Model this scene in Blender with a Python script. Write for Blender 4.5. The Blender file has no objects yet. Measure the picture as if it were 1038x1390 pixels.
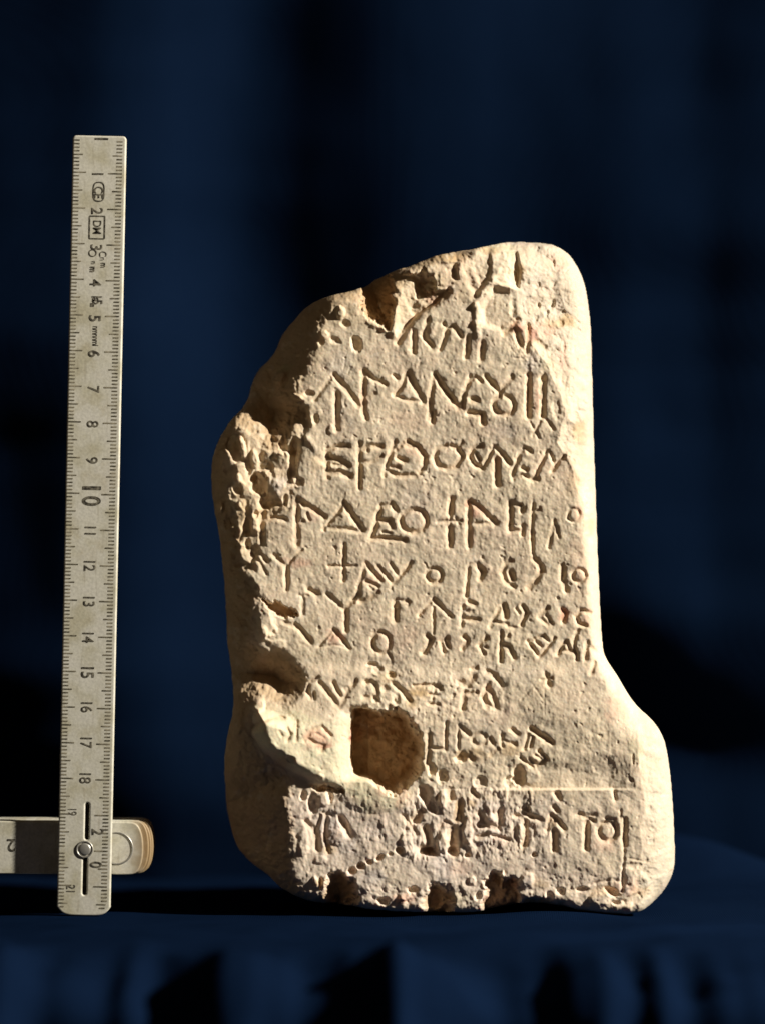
import bpy, math, random
import numpy as np
from mathutils import Vector

R = math.radians
S = 0.01 / 48.2                     # metres per unit of the drawing grid (48.2 units = 1 cm on the rule)
X0, Z0 = 519.0, 1243.0              # drawing grid: x to the right, y downwards; contact line with the table at y = 1243
D = 1.30                            # camera distance to the stone's face
HOR = 690.0                         # eye level on the drawing grid


def PX(x):
    return (x - X0) * S


def PZ(y):
    return (Z0 - y) * S


scene = bpy.context.scene
COL = scene.collection

# ------------------------------------------------------------------ camera
cd = bpy.data.cameras.new('camera')
cam = bpy.data.objects.new('camera', cd)
COL.objects.link(cam)
scene.camera = cam
cam.location = (0, -D, PZ(HOR))
cam.rotation_euler = (R(90), 0, 0)
cd.sensor_fit = 'VERTICAL'
cd.sensor_height = 24
cd.lens = 24 * D / (1390 * S)
cd.shift_y = -(695 - HOR) / 1390
cd.clip_start = 0.01
cd.clip_end = 20
cd.dof.use_dof = True
cd.dof.focus_distance = D + 0.002
cd.dof.aperture_fstop = 3.4

# ------------------------------------------------------------------ world, lamp, exposure
w = bpy.data.worlds.new('World')
scene.world = w
w.use_nodes = True
bg = w.node_tree.nodes['Background']
bg.inputs[0].default_value = (1.0, 0.74, 0.46, 1)
bg.inputs[1].default_value = 0.034

LA, LE, LD = R(20), R(26), 1.5
ldir = Vector((math.cos(LA) * math.cos(LE), -math.sin(LA) * math.cos(LE), math.sin(LE)))
ld = bpy.data.lights.new('lamp', 'AREA')
ld.shape = 'DISK'
ld.size = 0.05
ld.energy = 43.5
ld.color = (1.0, 0.935, 0.825)
lamp = bpy.data.objects.new('lamp', ld)
COL.objects.link(lamp)
target = Vector((0, 0, 0.10))
lamp.location = target + ldir * LD
lamp.rotation_euler = (-ldir).to_track_quat('-Z', 'Y').to_euler()

scene.view_settings.view_transform = 'Standard'
scene.view_settings.look = 'None'
scene.view_settings.exposure = 0
scene.view_settings.gamma = 1

# ------------------------------------------------------------------ helpers


def mesh_obj(name, verts, faces, mat=None, parent=None, smooth=True):
    me = bpy.data.meshes.new(name)
    me.from_pydata([tuple(v) for v in verts], [], [tuple(f) for f in faces])
    me.update()
    if smooth:
        me.polygons.foreach_set('use_smooth', [True] * len(me.polygons))
    if mat:
        me.materials.append(mat)
    o = bpy.data.objects.new(name, me)
    COL.objects.link(o)
    o.parent = parent
    return o


def np_mesh(name, V, Q, mat, parent=None):
    """V (n,3) float, Q (m,4) int"""
    me = bpy.data.meshes.new(name)
    me.vertices.add(len(V))
    me.vertices.foreach_set('co', np.asarray(V, np.float32).ravel())
    me.loops.add(Q.size)
    me.loops.foreach_set('vertex_index', Q.astype(np.int32).ravel())
    me.polygons.add(len(Q))
    me.polygons.foreach_set('loop_start', (np.arange(len(Q)) * 4).astype(np.int32))
    me.polygons.foreach_set('use_smooth', np.ones(len(Q), bool))
    me.update(calc_edges=True)
    me.validate()
    me.materials.append(mat)
    o = bpy.data.objects.new(name, me)
    COL.objects.link(o)
    o.parent = parent
    return o


def new_mat(name):
    m = bpy.data.materials.new(name)
    m.use_nodes = True
    nt = m.node_tree
    b = nt.nodes['Principled BSDF']
    return m, nt, b


def N(nt, typ, **kw):
    n = nt.nodes.new(typ)
    for k, v in kw.items():
        setattr(n, k, v)
    return n


_rng_tabs = {}


def vnoise(x, y, seed):
    """smooth value noise in -1..1 at array positions x, y"""
    if seed not in _rng_tabs:
        _rng_tabs[seed] = np.random.default_rng(seed).uniform(-1, 1, (256, 256)).astype(np.float32)
    T = _rng_tabs[seed]
    xi = np.floor(x).astype(np.int64)
    yi = np.floor(y).astype(np.int64)
    fx = x - xi
    fy = y - yi
    fx = fx * fx * fx * (fx * (fx * 6 - 15) + 10)
    fy = fy * fy * fy * (fy * (fy * 6 - 15) + 10)
    a = T[yi & 255, xi & 255]
    b = T[yi & 255, (xi + 1) & 255]
    c = T[(yi + 1) & 255, xi & 255]
    d = T[(yi + 1) & 255, (xi + 1) & 255]
    return (a * (1 - fx) + b * fx) * (1 - fy) + (c * (1 - fx) + d * fx) * fy


def fbm(x, y, scale, octs=4, seed=1, gain=0.5, rot=0.5):
    out = np.zeros_like(x)
    amp, tot = 1.0, 0.0
    ca, sa = math.cos(rot), math.sin(rot)
    u = (x * ca - y * sa) / scale
    v = (x * sa + y * ca) / scale
    for k in range(octs):
        out += amp * vnoise(u + 17.3 * k, v + 9.1 * k, seed + k)
        tot += amp
        amp *= gain
        u, v = (u * 0.8 - v * 0.6) * 2.03, (u * 0.6 + v * 0.8) * 2.03
    return out / tot


def ridged(x, y, scale, octs=3, seed=1):
    out = np.zeros_like(x)
    amp, tot = 1.0, 0.0
    u, v = x / scale, y / scale
    for k in range(octs):
        out += amp * (1 - 2 * np.abs(vnoise(u + 7.7 * k, v + 3.9 * k, seed + k)))
        tot += amp
        amp *= 0.55
        u, v = (u * 0.8 - v * 0.6) * 2.03, (u * 0.6 + v * 0.8) * 2.03
    return out / tot


def facets(x, y, cell, seed, tilt=0.5, jump=0.25):
    """cracked facets: every Voronoi cell is a small tilted plane; blended a little at the joints"""
    rng = np.random.default_rng(seed)
    n = 64
    ox = rng.uniform(0.1, 0.9, (n, n)); oy = rng.uniform(0.1, 0.9, (n, n))
    gx = rng.normal(0, tilt, (n, n)); gy = rng.normal(0, tilt, (n, n)); gz = rng.normal(0, jump * cell, (n, n))
    u, v = x / cell, y / cell
    iu, iv = np.floor(u).astype(int), np.floor(v).astype(int)
    num = np.zeros_like(x); den = np.zeros_like(x)
    for dx in (-1, 0, 1):
        for dy in (-1, 0, 1):
            a, b = (iu + dx) % n, (iv + dy) % n
            px, py = iu + dx + ox[b, a], iv + dy + oy[b, a]
            d2 = (u - px) ** 2 + (v - py) ** 2
            wgt = np.exp(-d2 * 14)
            num += wgt * (gz[b, a] + gx[b, a] * (u - px) * cell + gy[b, a] * (v - py) * cell)
            den += wgt
    return num / (den + 1e-12)


def seg_dist(x, y, a, b):
    ax, ay = a; bx, by = b
    dx, dy = bx - ax, by - ay
    L2 = dx * dx + dy * dy + 1e-9
    t = np.clip(((x - ax) * dx + (y - ay) * dy) / L2, 0, 1)
    return np.hypot(x - ax - t * dx, y - ay - t * dy), t


def poly_sdf(x, y, P):
    """positive inside"""
    d = np.full(x.shape, 1e9)
    ins = np.zeros(x.shape, bool)
    n = len(P)
    for i in range(n):
        a, b = P[i], P[(i + 1) % n]
        dd, _ = seg_dist(x, y, a, b)
        np.minimum(d, dd, out=d)
        if a[1] != b[1]:
            c = ((a[1] > y) != (b[1] > y)) & (x < (b[0] - a[0]) * (y - a[1]) / (b[1] - a[1]) + a[0])
            ins ^= c
    return np.where(ins, d, -d)


def smooth(t):
    t = np.clip(t, 0, 1)
    return t * t * (3 - 2 * t)


def chaikin(P, n=2):
    for _ in range(n):
        Q = []
        for i in range(len(P)):
            a, b = P[i], P[(i + 1) % len(P)]
            Q.append((a[0] * .75 + b[0] * .25, a[1] * .75 + b[1] * .25))
            Q.append((a[0] * .25 + b[0] * .75, a[1] * .25 + b[1] * .75))
        P = Q
    return P


# ================================================================== THE STONE
OUT = [(640, 344), (655, 340), (672, 335), (690, 331.5), (710, 330), (730, 331), (750, 333), (764, 339), (776, 349), (786, 362), (793, 378),
       (798, 395), (801, 415), (804, 440), (805.5, 480), (806.5, 530), (808, 600), (810.5, 680), (813, 760), (816, 830), (819, 880), (821, 895), (828, 908),
       (838, 922), (847, 938), (856, 953), (868, 968), (882, 980), (893, 992), (901, 1006), (907, 1025), (911, 1050), (914, 1080), (916, 1110), (918, 1150), (919, 1182),
       (915, 1200), (906, 1216), (894, 1230), (879, 1240), (860, 1246), (840, 1247), (815, 1245), (790, 1242), (765, 1237), (745, 1233), (725, 1231), (708, 1232),
       (690, 1236), (668, 1241), (645, 1244), (610, 1245), (570, 1244), (530, 1242), (490, 1238), (455, 1235), (425, 1231), (400, 1224), (380, 1212),
       (362, 1196), (345, 1185), (326, 1170), (313, 1146), (305, 1110), (303, 1070), (304, 1030), (309, 1000), (316, 972), (316, 945), (311, 905), (306, 860),
       (304, 810), (301, 765), (295, 725), (288, 685), (285, 652), (288, 625), (297, 600), (309, 580), (324, 564), (336, 545), (341, 522), (350, 504), (366, 491),
       (376, 472), (386, 452), (402, 433), (420, 417), (442, 407), (470, 402), (494, 394), (506, 383), (530, 375), (560, 364), (590, 352), (618, 346)]
OUT = chaikin(OUT, 2)

PLAT = [(652, 336), (642, 360), (620, 372), (602, 366), (585, 374), (560, 381), (553, 395), (536, 432), (534, 453), (515, 447), (500, 440), (486, 430), (472, 421), (460, 424),
        (450, 440), (440, 453), (433, 468), (429, 490), (427, 505), (416, 522), (411, 536), (416, 548), (424, 560), (418, 578), (408, 590), (400, 602), (388, 612),
        (372, 630), (352, 617), (337, 600), (325, 593), (317, 613), (312, 640), (316, 665), (316, 690), (325, 712), (334, 740), (331, 762), (342, 785), (356, 806), (370, 822),
        (352, 826), (352, 850), (344, 875), (358, 884), (384, 884), (402, 896), (412, 910), (424, 926), (420, 946), (408, 962), (384, 972), (368, 968), (352, 961), (345, 975), (341, 993),
        (352, 1015), (366, 1031), (385, 1041), (397, 1052), (402, 1075), (398, 1100), (405, 1120), (404, 1150), (402, 1185), (410, 1201), (428, 1213), (436, 1210),
        (442, 1197), (455, 1190), (470, 1192), (480, 1203), (488, 1222), (502, 1233), (520, 1237), (545, 1246), (545, 1290), (990, 1290), (990, 280), (640, 280)]

# carved strokes: (width, depth, points)
ST = []


def st(wd, dp, *pts):
    ST.append((wd, dp, pts))


def ring(wd, dp, cx, cy, rx, ry, a0=0, a1=360, n=14):
    pts = []
    for i in range(n + 1):
        a = R(a0 + (a1 - a0) * i / n)
        pts.append((cx + rx * math.cos(a), cy + ry * math.sin(a)))
    ST.append((wd, dp, tuple(pts)))


# line 1
st(9, 5, (608, 402), (590, 419), (565, 433), (552, 450), (540, 470))
st(7, 4, (561, 455), (561, 484)); st(7, 4, (581, 440), (575, 455), (577, 466), (585, 476))
st(6, 4, (597, 480), (604, 462), (606, 452), (614, 448), (626, 463)); st(8, 4.5, (635, 464), (632, 490)); st(8, 4, (653, 471), (652, 494))
st(5, 2.5, (606, 451), (601, 445))
# rosette-like pecked mark
st(8, 5, (684, 458), (693, 452), (702, 440)); st(6, 5, (716, 446), (717, 470)); st(8, 5, (700, 455), (706, 474)); st(8, 4, (728, 468), (738, 476)); st(6, 4, (716, 472), (714, 484))
# line 2
st(6, 3, (427, 549), (439, 533), (451, 516)); st(8, 4.5, (453, 515), (470, 534), (487, 556)); st(8, 4, (457, 540), (457, 589)); st(7, 4.5, (494, 509), (493, 564), (497, 573))
st(6, 4, (496, 511), (508, 521), (524, 527)); st(6, 2.5, (497, 545), (508, 540))
st(7, 3.5, (536, 542), (545, 530), (552, 511)); st(8, 4, (553, 511), (562, 530), (574, 551)); st(5, 3, (537, 543), (552, 549), (573, 550)); st(5, 3, (534, 515), (540, 520))
st(7, 3.5, (582, 573), (584, 545), (589, 513)); st(8, 4.5, (590, 515), (603, 535), (622, 559)); st(6, 3.5, (622, 559), (629, 540), (638, 517)); st(7, 4, (587, 566), (586, 578))
st(6, 3.5, (627, 559), (630, 538), (638, 522), (645, 517), (652, 524)); st(9, 5, (640, 548), (646, 549)); st(8, 5, (636, 566), (654, 568)); st(8, 5, (654, 568), (655, 580))
st(7, 4, (659, 516), (667, 527), (676, 537)); st(7, 3.5, (694, 517), (684, 530), (675, 543)); ring(7, 4.5, 683, 556, 14, 13, -80, 250)
st(8, 5, (717, 515), (716, 572)); st(8, 5, (736, 519), (736, 570))
st(3.5, 2, (719, 579), (731, 600)); st(3.5, 2, (733, 578), (722, 597)); st(5, 2.5, (741, 576), (750, 588))
# line 3
st(8, 4, (445, 616), (444, 653)); st(7, 4.5, (444, 618), (455, 612), (472, 611)); st(9, 5, (446, 627), (458, 630), (472, 638)); st(8, 5, (446, 648), (460, 646), (475, 652))
st(6, 4, (452, 636), (462, 637))
st(7, 4.5, (488, 607), (488, 668)); st(7, 4, (489, 616), (503, 610), (517, 612)); st(6, 3.5, (490, 633), (505, 632), (518, 624)); st(5, 3, (495, 612), (499, 618))
st(7, 4, (536, 606), (527, 630), (521, 651)); st(6, 4, (537, 616), (547, 608), (560, 612)); st(7, 4.5, (540, 628), (549, 631)); st(7, 4.5, (524, 643), (537, 651), (548, 651), (563, 651)); st(6, 4, (531, 640), (540, 640))
st(7, 4.5, (553, 606), (566, 612), (577, 626), (574, 641), (568, 648))
st(7, 4, (606, 611), (594, 614), (589, 626), (594, 638), (606, 642), (618, 638), (627, 626), (620, 614), (612, 611)); st(5, 3, (620, 614), (627, 606))
st(7, 4.5, (652, 611), (643, 614), (637, 625), (643, 636), (654, 641)); st(5, 3, (646, 622), (650, 630))
st(6, 3.5, (655, 640), (663, 626), (670, 612)); st(7, 4, (671, 612), (680, 621), (692, 636)); st(9, 5, (674, 630), (674, 663))
st(6, 3.5, (720, 619), (712, 614), (704, 622), (699, 636), (694, 650)); st(6, 4, (708, 641), (714, 643)); st(5, 3.5, (697, 655), (708, 650), (720, 656)); st(5, 3, (694, 648), (696, 656))
st(6, 4, (742, 618), (733, 636), (723, 658)); st(8, 4, (721, 656), (728, 656)); st(5, 4, (746, 621), (750, 629), (753, 640)); st(6, 4, (765, 625), (756, 633), (749, 645))
# line 4
st(8, 4, (356, 700), (355, 744)); st(7, 3.5, (358, 694), (372, 690), (387, 692)); st(6, 3.5, (358, 712), (372, 708), (387, 711))
st(8, 4.5, (403, 683), (403, 744)); st(8, 4.5, (407, 687), (422, 695), (440, 708)); st(6, 3.5, (404, 716), (411, 713)); st(5, 2.5, (416, 703), (420, 712))
st(6, 3.5, (440, 724), (452, 708), (466, 692)); st(8, 4.5, (467, 690), (478, 706), (492, 725)); st(6, 3, (444, 722), (470, 724), (490, 727))
st(7, 4, (517, 691), (511, 715), (503, 738)); st(7, 3.5, (519, 692), (531, 690), (538, 699)); st(7, 4.5, (516, 712), (528, 713), (532, 722)); st(7, 4.5, (503, 737), (520, 736), (549, 739)); st(4, 2.5, (519, 728), (530, 729))
ring(7, 4.5, 561, 713, 17.5, 15.5)
st(8, 5, (612, 683), (610, 703)); st(8, 5, (610, 722), (610, 747)); st(4, 3, (611, 700), (610, 725)); st(5, 3, (594, 714), (608, 713), (625, 713)); st(5, 3, (618, 709), (622, 716))
st(8, 4.5, (636, 687), (636, 747)); st(7, 4, (638, 686), (653, 698), (667, 712)); st(5, 2.5, (638, 717), (655, 716), (670, 716)); st(9, 4.5, (667, 711), (671, 716))
st(8, 4.5, (692, 688), (692, 726)); st(6, 3.5, (694, 690), (706, 692)); st(6, 4, (708, 696), (708, 700)); st(6, 3.5, (692, 726), (708, 726)); st(6, 4, (708, 720), (708, 732))
st(5, 4, (723, 690), (721, 720), (722, 757)); st(5, 3, (724, 700), (732, 697))
st(5, 2.5, (744, 749), (748, 730), (752, 713)); st(5, 2.5, (752, 716), (758, 735)); ring(4, 2.5, 778, 705, 8, 9)
st(6, 3, (722, 757), (726, 765))
# line 5
st(6, 3.5, (352, 756), (362, 768)); st(5, 3, (341, 770), (350, 757)); st(5, 2.5, (362, 785), (352, 768), (343, 758)); st(5, 2.5, (371, 760), (380, 768), (388, 776))
st(5, 3, (371, 759), (388, 774)); st(5, 2.5, (409, 752), (399, 762), (388, 775)); st(7, 4, (389, 774), (389, 806))
st(6, 3.5, (467, 745), (466, 770), (466, 794)); st(4, 3, (446, 774), (462, 774), (482, 774))
st(6, 3, (485, 808), (491, 790), (496, 771)); st(7, 4, (497, 771), (506, 782), (517, 794)); st(6, 4, (497, 795), (512, 801)); st(4, 3, (500, 801), (506, 806))
st(6, 3.5, (513, 775), (523, 785), (534, 798)); st(6, 3.5, (534, 798), (545, 785), (557, 770)); st(5, 3, (530, 771), (540, 787))
st(7, 4, (512, 810), (502, 818), (489, 822)); st(6, 3.5, (479, 820), (487, 812))
ring(6, 4, 589, 787, 10, 9.5)
st(5, 3.5, (636, 772), (634, 795), (632, 815)); st(8, 4.5, (648, 774), (655, 781), (651, 792)); st(5, 2.5, (637, 772), (648, 770))
st(7, 4, (694, 767), (685, 771), (682, 783), (687, 796), (697, 802)); st(9, 5, (692, 782), (695, 792))
st(8, 4.5, (724, 764), (733, 774), (734, 782), (724, 796), (717, 804))
st(8, 4.5, (763, 774), (763, 792)); st(8, 4, (766, 796), (768, 808)); ring(5, 4, 785, 787, 9, 9)
# line 6
st(7, 4, (419, 806), (430, 812)); st(6, 3, (411, 815), (411, 840)); st(4, 2, (405, 814), (418, 814))
st(6, 3, (443, 812), (455, 822), (467, 833)); st(7, 4, (487, 812), (478, 822), (468, 833)); st(7, 4, (469, 835), (470, 862))
st(8, 4.5, (537, 822), (536, 849)); st(5, 3, (538, 820), (553, 822))
st(5, 3, (568, 841), (578, 829), (587, 820)); st(6, 4, (588, 820), (600, 832), (612, 843)); st(3.5, 2.5, (588, 830), (588, 866))
st(6, 3.5, (628, 829), (626, 856)); st(7, 4, (636, 823), (644, 826)); st(6, 4, (630, 846), (649, 847)); st(5, 2.5, (629, 836), (640, 835))
st(6, 3.5, (665, 857), (669, 845), (678, 832)); st(8, 4.5, (683, 828), (686, 843)); st(5, 3, (670, 850), (688, 853)); st(4, 2.5, (688, 856), (700, 858))
st(6, 4, (709, 828), (714, 838), (707, 853)); st(4, 2.5, (700, 832), (704, 838))
st(7, 4.5, (742, 831), (732, 843), (742, 853)); st(6, 4, (740, 841), (748, 853))
st(7, 4.5, (762, 833), (767, 838), (764, 850))
st(6, 4, (801, 838), (788, 834), (781, 843), (785, 853), (794, 855))
# line 7
st(7, 4, (400, 853), (410, 863), (421, 877)); st(6, 2.5, (385, 850), (398, 855))
st(5, 3, (433, 883), (442, 872), (451, 862)); st(6, 4, (452, 861), (463, 872), (474, 886)); st(3, 1.5, (434, 884), (455, 881), (474, 885)); st(4, 2, (446, 876), (452, 868))
ring(6, 4, 517, 878, 12, 14); st(5, 2.5, (524, 890), (530, 898))
st(7, 4.5, (579, 869), (585, 874), (579, 886), (574, 892))
st(6, 4, (606, 872), (598, 877), (602, 891)); st(5, 4, (603, 875), (608, 884))
st(7, 4.5, (629, 870), (634, 876), (627, 886)); st(6, 4, (660, 871), (650, 882), (656, 893)); st(5, 3, (650, 885), (659, 884))
st(6, 4, (680, 864), (679, 904)); st(7, 4, (682, 882), (690, 884), (697, 899)); st(4, 2.5, (690, 868), (686, 872))
st(5, 4, (716, 877), (723, 886), (731, 897)); st(5, 4, (731, 897), (742, 885), (752, 872)); st(4, 3.5, (724, 873), (734, 884)); st(4, 3.5, (737, 869), (746, 879)); st(4, 3, (718, 877), (738, 868))
st(6, 4, (757, 894), (763, 881), (768, 877)); st(6, 4, (768, 877), (774, 889)); st(5, 3, (760, 889), (775, 890))
st(6, 4, (783, 862), (778, 880), (782, 901)); st(7, 4, (796, 878), (794, 901)); st(6, 3.5, (802, 886), (807, 889)); st(6, 3.5, (806, 906), (802, 920))
# line 8
st(5, 3.5, (432, 925), (419, 932), (417, 944), (423, 954)); st(7, 4, (434, 932), (447, 948), (460, 965)); st(7, 3.5, (482, 930), (472, 946), (461, 965)); st(6, 4, (452, 932), (462, 950)); st(5, 3, (426, 946), (426, 955))
ring(7, 3.5, 500, 942, 11, 11, -110, 120)
st(7, 4, (534, 934), (545, 943), (556, 957)); st(5, 3, (548, 950), (556, 957))
st(4, 3, (561, 936), (580, 935), (598, 938)); st(5, 3.5, (588, 936), (597, 941)); st(4, 3, (582, 948), (595, 949)); st(5, 3.5, (582, 961), (595, 962)); st(4, 2.5, (590, 941), (586, 958)); st(6, 3.5, (550, 950), (556, 958))
st(9, 4.5, (624, 932), (634, 936), (642, 924)); st(8, 4.5, (630, 945), (627, 967)); st(6, 3.5, (632, 948), (646, 946)); st(5, 3, (640, 914), (646, 913))
st(7, 4.5, (662, 918), (672, 924), (680, 936)); st(7, 4, (662, 936), (655, 952), (660, 964)); st(8, 4.5, (660, 940), (668, 950), (673, 966)); st(5, 3, (656, 954), (668, 966))
st(7, 4.5, (740, 922), (744, 935)); st(5, 3.5, (734, 928), (748, 926)); st(4, 2.5, (739, 918), (744, 922)); st(2.5, 1, (707, 955), (723, 936), (738, 958)); st(2, .8, (738, 936), (738, 975))
# line 9
st(5, 4, (344, 992), (356, 984), (372, 979), (386, 980))
st(5, 2, (362, 982), (344, 994)); st(5, 3, (390, 993), (395, 1000), (391, 1010)); st(4, 2.5, (380, 997), (384, 1003)); st(4, 2.5, (404, 984), (403, 1010))
st(5, 3, (414, 1010), (424, 996), (437, 991), (449, 1003)); st(5, 3, (420, 1009), (430, 1014), (440, 1017), (436, 1024)); st(4, 2, (430, 1000), (440, 1006))
st(7, 4, (582, 1003), (580, 1042)); st(4, 3, (605, 987), (604, 1023)); st(4, 2.5, (622, 990), (621, 1023)); st(6, 3.5, (625, 993), (637, 1003)); ring(6, 3, 650, 1009, 9, 8); st(5, 3.5, (582, 1020), (602, 1022))
st(5, 3.5, (680, 1003), (681, 1018)); st(5, 3, (684, 1011), (698, 1016)); st(7, 3.5, (694, 996), (702, 1002)); st(6, 4, (664, 1008), (668, 1014))
st(7, 6, (720, 995), (734, 1004), (748, 1013)); st(6, 3.5, (716, 1003), (711, 1022)); st(5, 4, (722, 1006), (718, 1020)); st(6, 4, (730, 1025), (740, 1036), (728, 1044), (718, 1036)); st(5, 4, (706, 1034), (722, 1046)); st(5, 3, (726, 1030), (734, 1035))
st(7, 4, (626, 1028), (640, 1036)); st(5, 3, (664, 1030), (675, 1022))
# line 10
st(8, 5, (428, 1130), (431, 1158)); st(6, 4.5, (443, 1110), (441, 1142), (446, 1162)); st(7, 3.5, (415, 1120), (428, 1134)); st(8, 4, (462, 1115), (476, 1140)); st(5, 3, (435, 1112), (430, 1128)); st(4, 3, (450, 1112), (438, 1108))
st(6, 4, (548, 1112), (560, 1128)); st(6, 3, (546, 1112), (566, 1138)); st(9, 6, (560, 1118), (572, 1107)); st(10, 6, (578, 1130), (582, 1152)); st(12, 8, (574, 1158), (588, 1161))
st(11, 7, (616, 1130), (614, 1150)); st(11, 8, (613, 1150), (616, 1163)); st(6, 3, (596, 1128), (602, 1120), (612, 1124)); st(12, 6, (624, 1095), (620, 1116)); st(9, 5, (610, 1078), (612, 1088))
st(9, 5, (676, 1108), (677, 1124)); st(8, 4, (648, 1108), (658, 1122), (676, 1128)); st(7, 5, (648, 1142), (660, 1137)); st(5, 4, (668, 1139), (690, 1145)); st(6, 4, (650, 1126), (676, 1129)); st(7, 5, (640, 1080), (646, 1086)); st(5, 3, (633, 1160), (636, 1166))
st(6, 4, (698, 1112), (706, 1113)); st(7, 4.5, (708, 1108), (718, 1113), (732, 1117)); st(8, 5.5, (712, 1120), (711, 1152)); st(6, 4, (708, 1103), (716, 1104))
st(7, 4.5, (748, 1112), (756, 1120), (764, 1130)); st(7, 4, (741, 1131), (752, 1120)); st(8, 5.5, (751, 1134), (751, 1158)); st(9, 5, (754, 1082), (757, 1088)); st(6, 4, (750, 1100), (755, 1106)); st(5, 3, (748, 1110), (744, 1122))
st(7, 4, (784, 1110), (794, 1114), (804, 1119)); st(8, 5.5, (795, 1121), (794, 1156)); st(7, 3, (784, 1112), (806, 1112))
ring(7, 4, 823, 1133, 12, 13); st(5, 3, (820, 1116), (832, 1118)); st(7, 4.5, (846, 1117), (846, 1153)); st(4, 3, (846, 1156), (844, 1190), (843, 1215)); st(6, 3.5, (832, 1079), (834, 1090))
st(3.5, 2, (841, 1105), (841, 1120))
st(4, 1.5, (800, 1205), (830, 1198), (852, 1206)); st(4, 2, (826, 1216), (838, 1226), (846, 1228)); st(3, 1.2, (852, 1170), (880, 1176)); st(4, 1.6, (770, 1214), (792, 1210)); st(3, 1.4, (866, 1218), (886, 1206))

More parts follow.
